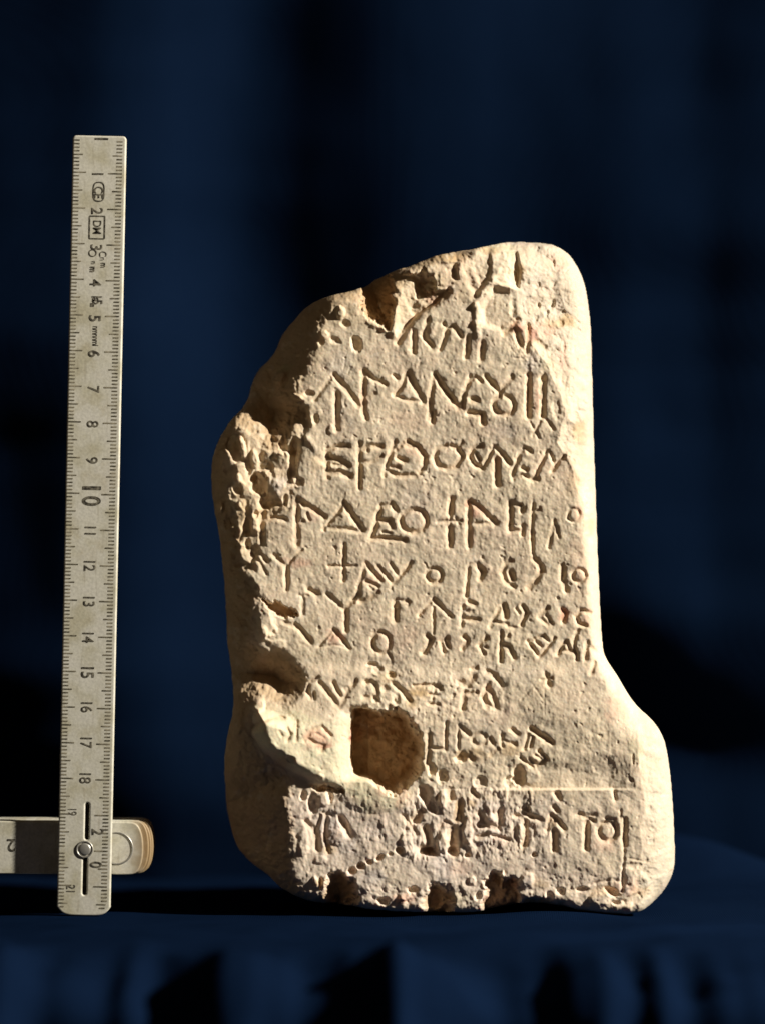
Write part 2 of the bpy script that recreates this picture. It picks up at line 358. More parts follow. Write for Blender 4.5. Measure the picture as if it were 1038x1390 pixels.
# pits and knobs: (cx, cy, rx, ry, angle, depth)   negative depth = knob
PIT = [
    (362, 852, 13, 24, -8, -5), (356, 866, 8, 12, 0, -3), (352, 962, 9, 10, 0, -4), (378, 880, 12, 8, 0, -2),
    (484, 473, 8, 12, -10, 8), (697, 383, 10, 16, -20, 2.6), (703, 376, 6, 17, -15, 2.6), (577, 395, 13, 17, 20, 14), (570, 385, 10, 12, 0, 8), (605, 385, 12, 14, 0, -3),
    (727, 438, 3.5, 6, 20, 3), (731, 420, 3, 5, 0, 2.5), (750, 417, 4, 7, 30, 4.5), (761, 443, 5, 6, 0, 4), (742, 430, 3, 5, 30, 3), (765, 428, 3, 3, 0, 2), (730, 392, 3, 5, 30, 2),
    (752, 363, 2, 9, 0, 1.5), (765, 475, 3, 9, 0, 2), (765, 520, 6, 14, 8, 1.6), (781, 560, 6, 15, 0, 2), (773, 588, 9, 9, 30, 2.2), (790, 590, 9, 16, 10, 2.5), (790, 565, 6, 5, 0, 2), (754, 560, 7, 14, 0, 1.5),
    (378, 518, 12, 9, -50, -11), (403, 544, 9, 4, 20, -5), (462, 430, 6, 9, 0, -5), (440, 460, 6, 6, 0, -4), (455, 468, 8, 5, 20, 3), (436, 470, 4, 6, 0, 3), (420, 540, 7, 5, 0, 3), (468, 445, 7, 5, 0, 4),
    (352, 663, 12, 16, -10, 13), (345, 655, 6, 8, 0, 8), (398, 632, 7, 26, 0, 8), (400, 612, 5, 14, 0, 6), (384, 610, 6, 12, 0, 6), (366, 640, 6, 7, 0, 3), (360, 690, 9, 9, 0, 7), (378, 668, 13, 14, 0, -3), (387, 684, 4, 8, 0, 4), (347, 704, 4, 7, 0, 4),
    (329, 612, 5, 16, -15, -7), (346, 628, 5, 14, -10, -6), (322, 655, 6, 8, 0, -4), (338, 640, 5, 12, 0, 4), (323, 670, 7, 7, 0, 5), (328, 690, 6, 8, 0, -4), (346, 720, 6, 14, 0, -4), (336, 720, 6, 14, 0, 4), (336, 745, 5, 8, 0, 4),
    (412, 690, 4, 5, 0, 2), (406, 660, 7, 6, 0, 4), (441, 628, 12, 10, 0, 3), (415, 580, 9, 6, 40, 4), (428, 575, 5, 8, 0, 3.5), (450, 590, 6, 8, 0, -2),
    (505, 908, 9, 4, 0, 4), (512, 915, 8, 6, 0, 4), (530, 922, 6, 5, 0, 4), (522, 940, 6, 6, 0, 3), (510, 955, 5, 5, 0, 3), (538, 955, 6, 8, 0, 3), (528, 965, 5, 5, 0, 3), (470, 940, 5, 5, 0, 2),
    (703, 1058, 9, 14, 0, 8), (690, 1066, 7, 8, 0, 4), (720, 1060, 14, 12, 0, -2), (650, 1066, 10, 8, 0, 4), (600, 1060, 8, 10, 0, 5), (575, 1080, 9, 10, 0, 6), (624, 1034, 9, 7, 0, 6), (586, 1050, 6, 10, 0, 5),
    (790, 1062, 26, 13, 0, 1.2), (820, 1052, 16, 20, 0, 1.5), (855, 1068, 6, 8, 0, 1), (858, 1035, 1.6, 7, 0, 2),
    (478, 1187, 6, 5.5, 0, 11), (489.5, 1180, 6, 5.5, 0, 12), (501, 1175, 4, 3.6, 0, 8), (515, 1169, 6, 4, -30, 9), (542, 1159, 6, 5, 0, 10), (529, 1164, 4, 3, 0, 3),
    (582, 1160, 9, 6, 0, 11), (613, 1160, 8, 6, 0, 10), (633, 1166, 4, 3.5, 0, 7), (724, 1165, 4.5, 4, 0, 7), (577, 1085, 8, 12, 0, 6), (585, 1098, 8, 14, -30, 5),
    (566, 1118, 6, 8, 30, 5), (600, 1090, 6, 12, 0, -4), (552, 1150, 10, 16, 0, -4), (600, 1150, 9, 16, 0, -5), (634, 1135, 7, 20, 0, -4), (650, 1145, 12, 5, 0, -2), (665, 1118, 8, 8, 30, -4), (706, 1135, 6, 16, 0, -3),
    (425, 1095, 8, 16, 0, 5), (412, 1085, 5, 8, 0, 5), (440, 1090, 8, 10, 0, -4), (448, 1085, 5, 10, 0, 4), (466, 1120, 6, 10, -30, 4), (458, 1140, 12, 14, 0, -3), (412, 1150, 8, 22, 0, -3), (435, 1172, 10, 6, 0, -2),
    (432, 1075, 12, 5, 25, 5), (452, 1072, 10, 4, 15, 5), (435, 1060, 6, 6, 0, -2), (395, 1035, 8, 5, 30, 3), (370, 1018, 12, 8, 30, -3),
    (429, 1203, 4, 9, -15, -4), (441, 1203, 4, 9, 20, -4), (435, 1203, 2.5, 8, 0, 4),
    (520, 1228, 9, 6, 0, 8), (560, 1212, 7, 5, 0, 7), (548, 1222, 10, 6, 0, -3), (590, 1228, 10, 14, 0, 8), (648, 1222, 6, 6, 0, 5), (640, 1200, 6, 6, 0, -3), (715, 1200, 9, 12, 0, -4), (681, 1200, 3, 12, 0, -9),
    (760, 1215, 6, 6, 0, 4), (745, 1222, 6, 7, 0, 5), (830, 1215, 12, 5, 30, 6), (812, 1225, 14, 12, 0, -5), (835, 1230, 6, 4, 0, 5), (790, 1212, 10, 4, 0, 3), (858, 1180, 16, 5, 0, 2), (860, 1225, 20, 7, -20, 3), (880, 1190, 18, 8, 10, 2), (845, 1200, 5, 10, 0, 3),
]
# larger hollows: (points, depth, soft edge width)
HOL = [
    ([(476, 970), (495, 967), (518, 974), (545, 969), (556, 984), (565, 998), (572, 1014), (571, 1042), (562, 1060), (549, 1073), (537, 1084), (527, 1080), (510, 1068), (490, 1061), (476, 1056)], 70, 5),
    ([(496, 372), (530, 372), (536, 400), (533, 454), (512, 446), (498, 438), (490, 420)], 16, 6),
    ([(366, 822), (380, 826), (405, 838), (404, 843), (380, 842), (362, 834), (352, 815)], 15, 5),
    ([(584, 1204), (596, 1204), (612, 1212), (616, 1230), (612, 1250), (578, 1250), (570, 1226), (580, 1220)], 17, 15),
    ([(656, 1204), (664, 1196), (672, 1188), (680, 1192), (690, 1196), (699, 1197), (700, 1212), (706, 1222), (700, 1250), (656, 1250), (654, 1230), (664, 1218)], 20, 12),
    ([(706, 1226), (730, 1223), (756, 1229), (780, 1237), (780, 1255), (706, 1255)], 6, 8),
    ([(446, 1196), (456, 1189), (470, 1192), (482, 1206), (490, 1228), (450, 1240), (440, 1214)], 24, 13),
    ([(430, 1072), (445, 1068), (468, 1078), (466, 1082), (448, 1080), (432, 1080)], 5, 4),
]

STEP = 1.0
gx = np.arange(280, 925, STEP)
gy = np.arange(322, 1252, STEP)
GX, GY = np.meshgrid(gx, gy)
# a little wander of the outline
wob = 1.3 * fbm(GX, GY, 14, 3, 5)
SD = poly_sdf(GX, GY, OUT) + wob * smooth((820 - GX) / 60)
PD = poly_sdf(GX, GY, PLAT) + (4.0 - 2.4 * smooth((470 - GY) / 40)) * fbm(GX, GY, 20, 4, 11, .6) + 1.5 * fbm(GX, GY, 5, 2, 12)

# ---- zones
rough = np.clip(smooth((GY - 1070 + 14 * fbm(GX, GY, 30, 3, 33)) / 24) * 0.85 * (.75 + .45 * fbm(GX, GY, 50, 2, 34)), 0, 1)                                    # lower field
rough = np.maximum(rough, smooth(poly_sdf(GX, GY, [(590, 1020), (700, 1030), (705, 1078), (560, 1090), (560, 1040)]) / 10 + .5) * .8)
rough *= 1 - 0.55 * smooth((GX - 720) / 60) * smooth((1200 - GY) / 20)
left = smooth(poly_sdf(GX, GY, [(280, 560), (425, 560), (412, 600), (402, 660), (398, 690), (352, 730), (345, 780), (280, 800)]) / 14 + .5)
rough = np.maximum(rough, left)
topz = smooth(poly_sdf(GX, GY, [(420, 400), (640, 320), (820, 320), (800, 470), (760, 440), (700, 430), (660, 440), (610, 405), (560, 430), (530, 452), (450, 450), (425, 520), (400, 560)]) / 16 + .5)
star = smooth(poly_sdf(GX, GY, [(690, 430), (770, 400), (785, 470), (740, 520), (690, 490)]) / 14 + .5)
hollowL = smooth(poly_sdf(GX, GY, [(495, 900), (540, 905), (560, 925), (650, 905), (690, 915), (685, 975), (620, 980), (540, 990), (490, 965)]) / 12 + .5)
tongue = smooth(poly_sdf(GX, GY, [(342, 960), (400, 968), (450, 985), (476, 985), (476, 1056), (560, 1080), (545, 1100), (500, 1112), (470, 1080), (400, 1048), (345, 1010)]) / 12 + .5)
rough *= 1 - .75 * tongue
lowmid = smooth(poly_sdf(GX, GY, [(545, 1070), (720, 1075), (735, 1160), (640, 1175), (545, 1175)]) / 12 + .5)
lowest = smooth((GY - 1195 + 10 * fbm(GX, GY, 30, 2, 31)) / 14)

H = np.zeros_like(GX)
# gentle waviness of the dressed face and fine upright tool marks
H += 2.0 * fbm(GX, GY, 70, 3, 21) + 0.7 * fbm(GX, GY, 30, 3, 22, .4)
H += (0.13 + .12 * fbm(GX, GY, 60, 2, 23)) * vnoise(GX / 3.3, GY / 12, 25) + 0.14 * vnoise(GX / 2.4 + 5, GY / 4.5, 26)
H += 0.09 * fbm(GX, GY, 5.5, 3, 27, .6)
pk = fbm(GX, GY, 8, 2, 28)
H += 0.9 * smooth((pk - 0.55) / 0.3)                                                     # scattered pecks
# rough zones
RN = 2.6 * fbm(GX, GY * .7, 17, 4, 41, 0.5) + 0.6 * ridged(GX * 1.2, GY * .6, 12, 2, 45) + 0.4 * fbm(GX, GY, 4.5, 2, 48)
H += rough * RN * .8
H += lowmid * (2.0 * fbm(GX * 1.3, GY * .7, 13, 3, 51) + 0.9 * ridged(GX * 1.3, GY * .8, 9, 2, 55))
H += left * (0.6 * facets(GX, GY, 22, 61, .28, .10) + 1.2 * fbm(GX, GY, 15, 3, 62) + 4)
H += topz * (0.9 * fbm(GX, GY, 22, 3, 64) + 0.35 * fbm(GX, GY, 7, 3, 65))
for P, gxx, x0, mx_, sf in (([(532, 388), (545, 378), (562, 378), (580, 402), (608, 399), (592, 418), (566, 433), (551, 450), (539, 464), (532, 452)], .36, 533, 9, 5),
                            ([(620, 350), (668, 340), (666, 386), (645, 410), (630, 388)], .22, 624, 4.5, 10),
                            ([(668, 348), (702, 346), (706, 372), (704, 396), (680, 392), (668, 384)], .22, 664, 9, 5),
                            ([(588, 362), (618, 362), (622, 385), (608, 398), (588, 396)], .16, 586, 6, 5)):
    mm = smooth(poly_sdf(GX, GY, P) / sf + .4)
    H += mm * np.clip(gxx * (GX - x0), 0, mx_) * (1 + .3 * fbm(GX, GY, 10, 3, 67))
H += star * (1.1 * fbm(GX, GY, 6, 3, 71, .6) + 0.6 * ridged(GX, GY, 8, 2, 72))
H += hollowL * (1.2 + 1.1 * fbm(GX, GY, 8, 3, 75, .6))
H += lowest * (1 - .5 * smooth((GX - 700) / 50)) * (3.0 * fbm(GX, GY, 20, 4, 81, .6) + 1.6 * ridged(GX, GY, 17, 2, 82))
# tilt to the light side on the upper right, the base flare and the tongue
RT = poly_sdf(GX, GY, [(655, 300), (692, 370), (690, 430), (742, 500), (768, 560), (755, 605), (775, 640), (790, 690), (798, 740), (803, 830), (808, 880), (990, 880), (990, 300)])
H += 0.50 * np.clip(RT + 3 * fbm(GX, GY, 14, 3, 91), 0, 60)
ridge = [(779, 552), (772, 572), (757, 600), (772, 622), (784, 648), (796, 664)]
for a, b in zip(ridge[:-1], ridge[1:]):
    dd, _ = seg_dist(GX, GY, a, b)
    H -= 0.8 * np.exp(-(dd / 6) ** 2)
RB = poly_sdf(GX, GY, [(812, 880), (826, 918), (848, 955), (862, 990), (866, 1040), (872, 1100), (868, 1160), (858, 1200), (850, 1270), (990, 1270), (990, 880)])
H += 0.38 * np.clip(RB + 4 * fbm(GX, GY, 22, 2, 95), 0, 60)
TG = poly_sdf(GX, GY, [(405, 940), (405, 1100), (478, 1100), (478, 940)])
tgm = smooth(poly_sdf(GX, GY, [(352, 972), (400, 985), (470, 960), (486, 975), (486, 1066), (470, 1084), (400, 1052), (362, 1020), (348, 1000)]) / 22 + .35)
H -= tgm * 0.27 * np.clip(476 - GX, 0, 110)
vstrip = smooth((GY - 960) / 16) * smooth((1068 - GY) / 12)
H += vstrip * (13 * smooth((GX - 446) / 40) ** 1.5 * (GX < 500))
dome = np.clip(1 - ((GX - 508) / 46) ** 2 - ((GY - 1086) / 24) ** 2, 0, 1)
H -= 5 * dome
# soft ledges across the face, and the hollow above the ruled line
lw = GY + 5 * fbm(GX, GY, 60, 3, 97)
H -= 4.5 * smooth((lw - 900) / 26) + 9 * smooth((lw - 906) / 80)
H += 4.0 * smooth((GX - 660) / 50) * smooth((862 - GX) / 30) * smooth((GY - 1028 + 6 * fbm(GX, GY, 50, 2, 98)) / 26) * smooth((1077.5 - GY) / 3)
H += 3.0 * fbm(GX, GY, 120, 2, 99)
edge = np.maximum(smooth(RT / 14), smooth(RB / 14))
H += edge * (1.0 * ridged(GX, GY, 24, 3, 197) + 2.3 * fbm(GX, GY, 16, 4, 191, .6) + .7 * smooth((fbm(GX, GY, 9, 2, 193) - .35) / .3) * 2)
# right end bevel, top bevel, bottom bevel
side = smooth((GX - 640) / 60)
wv = 40 - 16 * smooth((GY - 600) / 200) + 26 * smooth((GY - 930) / 60)
dv = 55 + 0 * GX
lowb = smooth((GY - 1185) / 35) * smooth((895 - GX) / 30)
wv = wv * (1 - .72 * lowb)
dv = dv * (1 - .7 * lowb)
t = np.clip(SD / wv, 0, 1)
H += side * dv * (1 - np.sqrt(np.clip(1 - (1 - t) ** 2.2, 0, 1)))
t2 = np.clip(SD / 14, 0, 1)
H += (1 - side) * 16 * (1 - np.sqrt(np.clip(1 - (1 - t2) ** 2, 0, 1)))
# broken flank on the far side from the lamp
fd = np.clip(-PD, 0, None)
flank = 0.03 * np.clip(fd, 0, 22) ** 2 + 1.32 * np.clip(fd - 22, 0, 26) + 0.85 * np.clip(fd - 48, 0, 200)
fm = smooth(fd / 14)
flank += smooth(1 - np.abs(fd - 9) / 16) * (2.2 * fbm(GX, GY, 9, 3, 107, .6))
flank += fm * (5.0 * fbm(GX, GY, 55, 5, 104, .5))
crag = smooth((GY - 570) / 40) * smooth((900 - GY) / 60) * fm * smooth((345 - GX) / 20) * smooth(SD / 14)
flank += crag * (5.0 * fbm(GX, GY, 20, 4, 108, .6))
H += flank
# step of the lower field
stepm = smooth((GX - 572) / 8) * smooth((866 - GX) / 20) * smooth((GY - 1076.2) / 1.6) * smooth((1150 - GY) / 60)
H -= 1.2 * stepm * (.75 + .6 * fbm(GX, GY, 26, 3, 119))

for cx, cy, rx, ry, an, dp in PIT:
    m = 2.2 * max(rx, ry) + 4
    i0, i1 = np.searchsorted(gy, [cy - m, cy + m]); j0, j1 = np.searchsorted(gx, [cx - m, cx + m])
    x = GX[i0:i1, j0:j1] - cx; y = GY[i0:i1, j0:j1] - cy
    ca, sa = math.cos(R(an)), math.sin(R(an))
    u, v = (x * ca + y * sa) / rx, (-x * sa + y * ca) / ry
    r = np.sqrt(u * u + v * v) + 0.22 * fbm(GX[i0:i1, j0:j1], GY[i0:i1, j0:j1], 6, 2, 111)
    H[i0:i1, j0:j1] += dp * (1 - smooth((r - 0.45) / 0.75))

HM = np.zeros_like(GX)
for P, dp, sf in HOL:
    s = poly_sdf(GX, GY, chaikin(P, 1)) + (2.0 + 4 * smooth((GX - 490) / 40) if dp > 60 else 7.0) * fbm(GX, GY, 13, 4, 115, .65)
    if dp > 60:
        sf = 4 + 12 * smooth((GX - 480) / 70)
    m = smooth(s / sf + .35)
    H += m * dp * (1 + .16 * fbm(GX, GY, 22, 3, 117)) + m * m * (3.5 * fbm(GX, GY, 10, 4, 118, .65))
    HM = np.maximum(HM, m)

G = np.zeros_like(GX)
jit = 1.5 * fbm(GX, GY, 7, 3, 121) + 0.6 * fbm(GX, GY, 2.6, 1, 123)
for wd, dp, pts in ST:
    wd *= 1.34
    dp *= 1.0
    xs = [p[0] for p in pts]; ys = [p[1] for p in pts]
    m = wd * 1.2 + 3
    i0, i1 = np.searchsorted(gy, [min(ys) - m, max(ys) + m]); j0, j1 = np.searchsorted(gx, [min(xs) - m, max(xs) + m])
    x, y, jj = GX[i0:i1, j0:j1], GY[i0:i1, j0:j1], jit[i0:i1, j0:j1]
    best = np.full(x.shape, 1e9)
    for a, b in zip(pts[:-1], pts[1:]):
        best = np.minimum(best, seg_dist(x, y, a, b)[0])
    e = np.clip(1 - (best + jj * .55) / (wd * .5), 0, 1)
    e2 = np.clip(1 - (best + jj) / (wd * .95), 0, 1)
    g = dp * .88 * (1 - (1 - e) ** 1.3) + .24 * dp * e2 * e2 * (3 - 2 * e2)
    G[i0:i1, j0:j1] = np.maximum(G[i0:i1, j0:j1], g)
RDG = [(8, 2.2, ((666, 384), (653, 402), (645, 420), (646, 445), (650, 472))), (8, 2, ((541, 398), (537, 430), (535, 462))), (7, 1.6, ((624, 372), (612, 392))), (8, 2, ((500, 443), (520, 452), (534, 458))),
       (9, 1.6, ((640, 372), (648, 392))), (10, 1.2, ((690, 350), (676, 372), (668, 390))), (7, 1.5, ((590, 446), (584, 462))), (8, 1.5, ((400, 588), (416, 600), (428, 614)))]
for wd, dp, pts in RDG:
    for a, b in zip(pts[:-1], pts[1:]):
        H -= dp * np.exp(-((seg_dist(GX, GY, a, b)[0] + jit) / (wd * .5)) ** 2)
H += 5.5 * smooth(poly_sdf(GX, GY, [(668, 392), (700, 400), (702, 440), (680, 456), (654, 450), (650, 424)]) / 10 + .2)
for _ in range(2):
    G = .5 * G + .125 * (np.roll(G, 1, 0) + np.roll(G, -1, 0) + np.roll(G, 1, 1) + np.roll(G, -1, 1))
H += G * (0.85 + 0.3 * fbm(GX, GY, 12, 2, 125)) * (1 - .0 * HM)

# ---- grid clipped to the outline, side wall and back
inside = SD > 0.15
ny, nx = GX.shape
cell = inside[:-1, :-1] | inside[1:, :-1] | inside[:-1, 1:] | inside[1:, 1:]
cnt = inside[:-1, :-1].astype(int) + inside[1:, :-1] + inside[:-1, 1:] + inside[1:, 1:]
cell = cnt >= 2
use = np.zeros((ny, nx), bool)
use[:-1, :-1] |= cell; use[1:, :-1] |= cell; use[:-1, 1:] |= cell; use[1:, 1:] |= cell
idx = -np.ones((ny, nx), np.int64)
idx[use] = np.arange(use.sum())
q = np.stack([idx[:-1, :-1][cell], idx[1:, :-1][cell], idx[1:, 1:][cell], idx[:-1, 1:][cell]], 1)
# ordered boundary loop
e = np.concatenate([q[:, [0, 1]], q[:, [1, 2]], q[:, [2, 3]], q[:, [3, 0]]])
key = e[:, 0] * 10**7 + e[:, 1]
rkey = e[:, 1] * 10**7 + e[:, 0]
be = e[~np.isin(key, rkey)]
nxt = {}
for a, b in be.tolist():
    nxt.setdefault(a, []).append(b)
loops, seen = [], set()
for s0 in list(nxt):
    if s0 in seen:
        continue
    lp, c = [], s0
    while c not in seen and c in nxt:
        seen.add(c); lp.append(c); c = nxt[c][0]
    loops.append(lp)
loop = np.array(max(loops, key=len))
gxu = GX[use].copy(); gyu = GY[use].copy(); hu = H[use].copy()
# pull the stair-stepped rim onto a smooth line
bx, by = gxu[loop].copy(), gyu[loop].copy()
for _ in range(10):
    bx = .5 * bx + .25 * (np.roll(bx, 1) + np.roll(bx, -1))
    by = .5 * by + .25 * (np.roll(by, 1) + np.roll(by, -1))
gxu[loop], gyu[loop] = bx, by
V = [np.stack([PX(gxu), hu * S, PZ(gyu)], 1)]
base = V[0].shape[0]
h0 = hu[loop]
for _ in range(6):
    h0 = .5 * h0 + .25 * (np.roll(h0, 1) + np.roll(h0, -1))
nl = len(loop)
T = 250.0
cx, cy = 570.0, 850.0
rings = [loop]
Q = [q]
ang = np.arctan2(by - cy, bx - cx)
prev = loop
steps = [.03, .07, .12, .18, .25, .33, .42, .52, .62, .72, .82, .91, .97, 1.0]
for k, tt in enumerate(steps):
    sc = 1 - 0.03 * tt - 0.05 * max(0, (tt - .8) / .2) ** 2
    nb = 1.2 * fbm(bx + 300 * tt, by + 100 * tt, 24, 3, 131) * (1 if tt < 1 else 0)
    X = cx + (bx - cx) * sc + nb * np.cos(ang)
    Y = np.minimum(cy + (by - cy) * sc + nb * np.sin(ang), by)
    dep = h0 + (T - h0) * tt
    V.append(np.stack([PX(X), dep * S, PZ(Y)], 1))
    cur = base + np.arange(nl)
    base += nl
    Q.append(np.stack([prev, np.roll(prev, -1), np.roll(cur, -1), cur], 1)[:, ::-1])
    prev = cur
for k, sc in enumerate([.85, .65, .45, .25, .1, .01]):
    X = cx + (bx - cx) * sc
    Y = cy + (by - cy) * sc
    V.append(np.stack([PX(X), (T + 6 * (1 - sc) + 0 * X) * S, PZ(Y)], 1))
    cur = base + np.arange(nl)
    base += nl
    Q.append(np.stack([prev, np.roll(prev, -1), np.roll(cur, -1), cur], 1)[:, ::-1])
    prev = cur
V = np.concatenate(V); Q = np.concatenate(Q)
V[:, 2] += 0.0012 - 0.0012 * 0


# ---- stains and tints of the stone, with some light and shade put into the colour
def spots(lst):
    m = np.zeros_like(GX)
    for x, y, rx, ry, a in lst:
        u, v = (GX - x) / rx, (GY - y) / ry
        r = np.sqrt(u * u + v * v) + .55 * fbm(GX, GY, 9, 3, 141)
        m = np.maximum(m, a * (1 - smooth((r - .3) / .9)))
    return m


def mixc(c, col, m):
    return c * (1 - m[..., None]) + np.array(col) * m[..., None]


C = np.zeros(GX.shape + (3,)) + np.array([0.78, 0.665, 0.485])
n1 = smooth(.5 + .9 * fbm(GX, GY, 60, 4, 151)); n2 = smooth(.5 + 1.1 * fbm(GX, GY, 26, 3, 155)); n3 = smooth(.45 + 1.2 * fbm(GX, GY, 11, 3, 159))
C = mixc(C, (0.77, 0.625, 0.475), n1 * .6)
C = mixc(C, (0.70, 0.61, 0.465), n2 * .5)
C = mixc(C, (0.78, 0.69, 0.53), n3 * .4)
C = mixc(C, (0.765, 0.66, 0.585), np.clip(rough * smooth((GY - 1060) / 40) * .8, 0, 1) * (1 - .6 * smooth((GX - 780) / 60)))
C = mixc(C, (0.68, 0.60, 0.475), smooth(RT / 20) * .85)  # upper right lowered in colour so the lamp side does not burn out
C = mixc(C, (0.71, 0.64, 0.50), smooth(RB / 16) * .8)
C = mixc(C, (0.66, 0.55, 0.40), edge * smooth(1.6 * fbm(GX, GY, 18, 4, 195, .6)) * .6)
C = mixc(C, (0.85, 0.75, 0.53), tongue * .7)
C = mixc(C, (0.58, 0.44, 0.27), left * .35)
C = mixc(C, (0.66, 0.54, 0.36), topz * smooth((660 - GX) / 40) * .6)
C = mixc(C, (0.52, 0.37, 0.21), smooth(fd / 16) * .75)  # darker brown that puts the flank's shade into its colour
ochre = spots([(770, 440, 16, 10, .6), (755, 445, 22, 8, .5), (785, 590, 12, 22, .55), (568, 945, 16, 10, .7), (560, 960, 10, 10, .5), (640, 1030, 30, 10, .45), (690, 1025, 18, 12, .45), (430, 635, 10, 12, .2),
               (622, 1105, 8, 18, .55), (640, 1096, 8, 6, .5), (725, 1205, 20, 10, .4), (815, 1215, 22, 8, .35), (705, 375, 8, 14, .55), (610, 355, 26, 8, .5), (520, 405, 18, 20, .4), (322, 612, 9, 14, .5),
               (448, 1158, 14, 8, .45), (435, 1205, 14, 8, .5), (360, 700, 22, 14, .3), (330, 700, 10, 40, .35), (780, 660, 14, 30, .3), (800, 720, 8, 20, .35), (870, 1215, 20, 10, .3), (525, 925, 20, 12, .3), (385, 1040, 10, 8, .4), (660, 345, 18, 8, .5), (750, 1120, 14, 8, .3)])
C = mixc(C, (0.58, 0.39, 0.17), ochre * 1.0)
pink = spots([(735, 455, 22, 14, .55), (645, 700, 12, 12, .8), (640, 735, 6, 16, .5), (675, 640, 7, 20, .45), (728, 545, 5, 30, .55), (717, 545, 4, 26, .45), (765, 840, 10, 12, .7), (800, 845, 16, 12, .5), (455, 872, 14, 10, .7),
              (432, 1005, 22, 16, .75), (405, 770, 18, 8, .6), (388, 765, 10, 8, .4), (545, 1087, 16, 14, .55), (545, 1225, 18, 9, .75), (520, 1080, 14, 8, .4), (835, 965, 18, 24, .55), (838, 945, 8, 12, .55), (765, 490, 8, 26, .5), (758, 360, 26, 20, .3),
              (788, 615, 10, 20, .4), (785, 700, 8, 14, .5), (850, 1210, 24, 12, .5), (565, 620, 16, 8, .35), (790, 760, 18, 40, .3), (550, 870, 20, 20, .2), (425, 705, 10, 14, .4), (512, 790, 16, 10, .35), (620, 1185, 26, 12, .3), (525, 410, 10, 20, .5),
              (450, 1135, 20, 16, .25), (620, 560, 20, 10, .25), (495, 545, 8, 26, .3), (560, 575, 40, 16, .2), (820, 1150, 24, 14, .35)])
C = mixc(C, (0.74, 0.42, 0.30), pink * .8)
red = spots([(483, 1005, 12, 22, 1.), (692, 1208, 12, 12, .7), (702, 450, 12, 10, .6), (722, 462, 12, 12, .45), (634, 690, 5, 6, .5), (545, 1228, 6, 4, .6), (764, 840, 5, 9, .5), (585, 410, 12, 10, .35), (660, 1228, 8, 8, .5), (440, 1018, 12, 3, .5), (447, 862, 8, 4, .3), (500, 995, 12, 16, .5)])
C = mixc(C, (0.42, 0.11, 0.07), red * .9)
grey = spots([(445, 1125, 24, 18, .6), (470, 1150, 16, 22, .4), (715, 1205, 12, 12, .8), (600, 1180, 16, 30, .5), (510, 1195, 18, 10, .5), (378, 665, 14, 14, .5), (690, 590, 24, 14, .3), (560, 690, 30, 30, .2), (725, 500, 18, 14, .45), (845, 1200, 10, 30, .4), (700, 920, 60, 20, .2), (460, 500, 20, 24, .3), (650, 1140, 30, 12, .3)])
C = mixc(C, (0.60, 0.565, 0.545), grey * .9)
olive = spots([(690, 340, 30, 6, .5), (700, 345, 16, 8, .4), (860, 1025, 12, 18, .35), (740, 500, 16, 14, .35), (620, 1225, 16, 14, .3), (805, 715, 8, 14, .35), (385, 505, 14, 6, .4)])
C = mixc(C, (0.50, 0.48, 0.26), olive * .8)
recess_tone = np.clip(G / 5, 0, 1) * .40 + HM * .8  # shade of the hollows put into colour, with a browner tint in grooves
C = mixc(C, (0.46, 0.30, 0.145), np.clip(recess_tone, 0, 1))
C *= np.array([1.035, 1.0, .985]) * (1 + .13 * (1 - smooth(RT / 20)) * (1 - smooth(RB / 16)) * (1 - smooth(fd / 14)))[..., None]  # face brightened in colour against flank and right edges, balancing the lamp
C = mixc(C, (0.62, 0.47, 0.28), smooth(1.5 * fbm(GX, GY, 34, 4, 173, .6) - .25) * .28)
C = mixc(C, (0.78, 0.56, 0.44), smooth(1.5 * fbm(GX, GY, 42, 4, 177, .6) - .25) * .38)
C = mixc(C, (0.86, 0.80, 0.68), smooth(1.7 * fbm(GX, GY, 14, 3, 179, .6) - .45) * .35)
C *= (1 + .05 * fbm(GX, GY, 5, 3, 171, .7))[..., None]
C = np.clip(C, 0.02, 0.92)

# material: painted tints x fine grain
m_stone, nt, b = new_mat('weathered_marble')
at = N(nt, 'ShaderNodeAttribute', attribute_name='tint')
tc = N(nt, 'ShaderNodeTexCoord')
nz = N(nt, 'ShaderNodeTexNoise'); nz.inputs['Scale'].default_value = 900; nz.inputs['Detail'].default_value = 5; nz.inputs['Roughness'].default_value = .65
nz2 = N(nt, 'ShaderNodeTexNoise'); nz2.inputs['Scale'].default_value = 260; nz2.inputs['Detail'].default_value = 4
mp = N(nt, 'ShaderNodeMapRange'); mp.inputs[1].default_value = .3; mp.inputs[2].default_value = .7; mp.inputs[3].default_value = .93; mp.inputs[4].default_value = 1.06
mp2 = N(nt, 'ShaderNodeMapRange'); mp2.inputs[1].default_value = .3; mp2.inputs[2].default_value = .7; mp2.inputs[3].default_value = .92; mp2.inputs[4].default_value = 1.07
ml = N(nt, 'ShaderNodeMath', operation='MULTIPLY')
vm = N(nt, 'ShaderNodeVectorMath', operation='SCALE')
bp = N(nt, 'ShaderNodeBump'); bp.inputs['Strength'].default_value = .22; bp.inputs['Distance'].default_value = 0.00028
L = nt.links.new
L(tc.outputs['Object'], nz.inputs['Vector']); L(tc.outputs['Object'], nz2.inputs['Vector'])
L(nz.outputs['Fac'], mp.inputs[0]); L(nz2.outputs['Fac'], mp2.inputs[0])
L(mp.outputs[0], ml.inputs[0]); L(mp2.outputs[0], ml.inputs[1])
L(at.outputs['Color'], vm.inputs[0]); L(ml.outputs[0], vm.inputs['Scale'])
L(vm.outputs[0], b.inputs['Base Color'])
L(nz.outputs['Fac'], bp.inputs['Height']); L(bp.outputs[0], b.inputs['Normal'])
b.inputs['Roughness'].default_value = .82
b.inputs['Specular IOR Level'].default_value = .25
b.inputs['Subsurface Weight'].default_value = .12
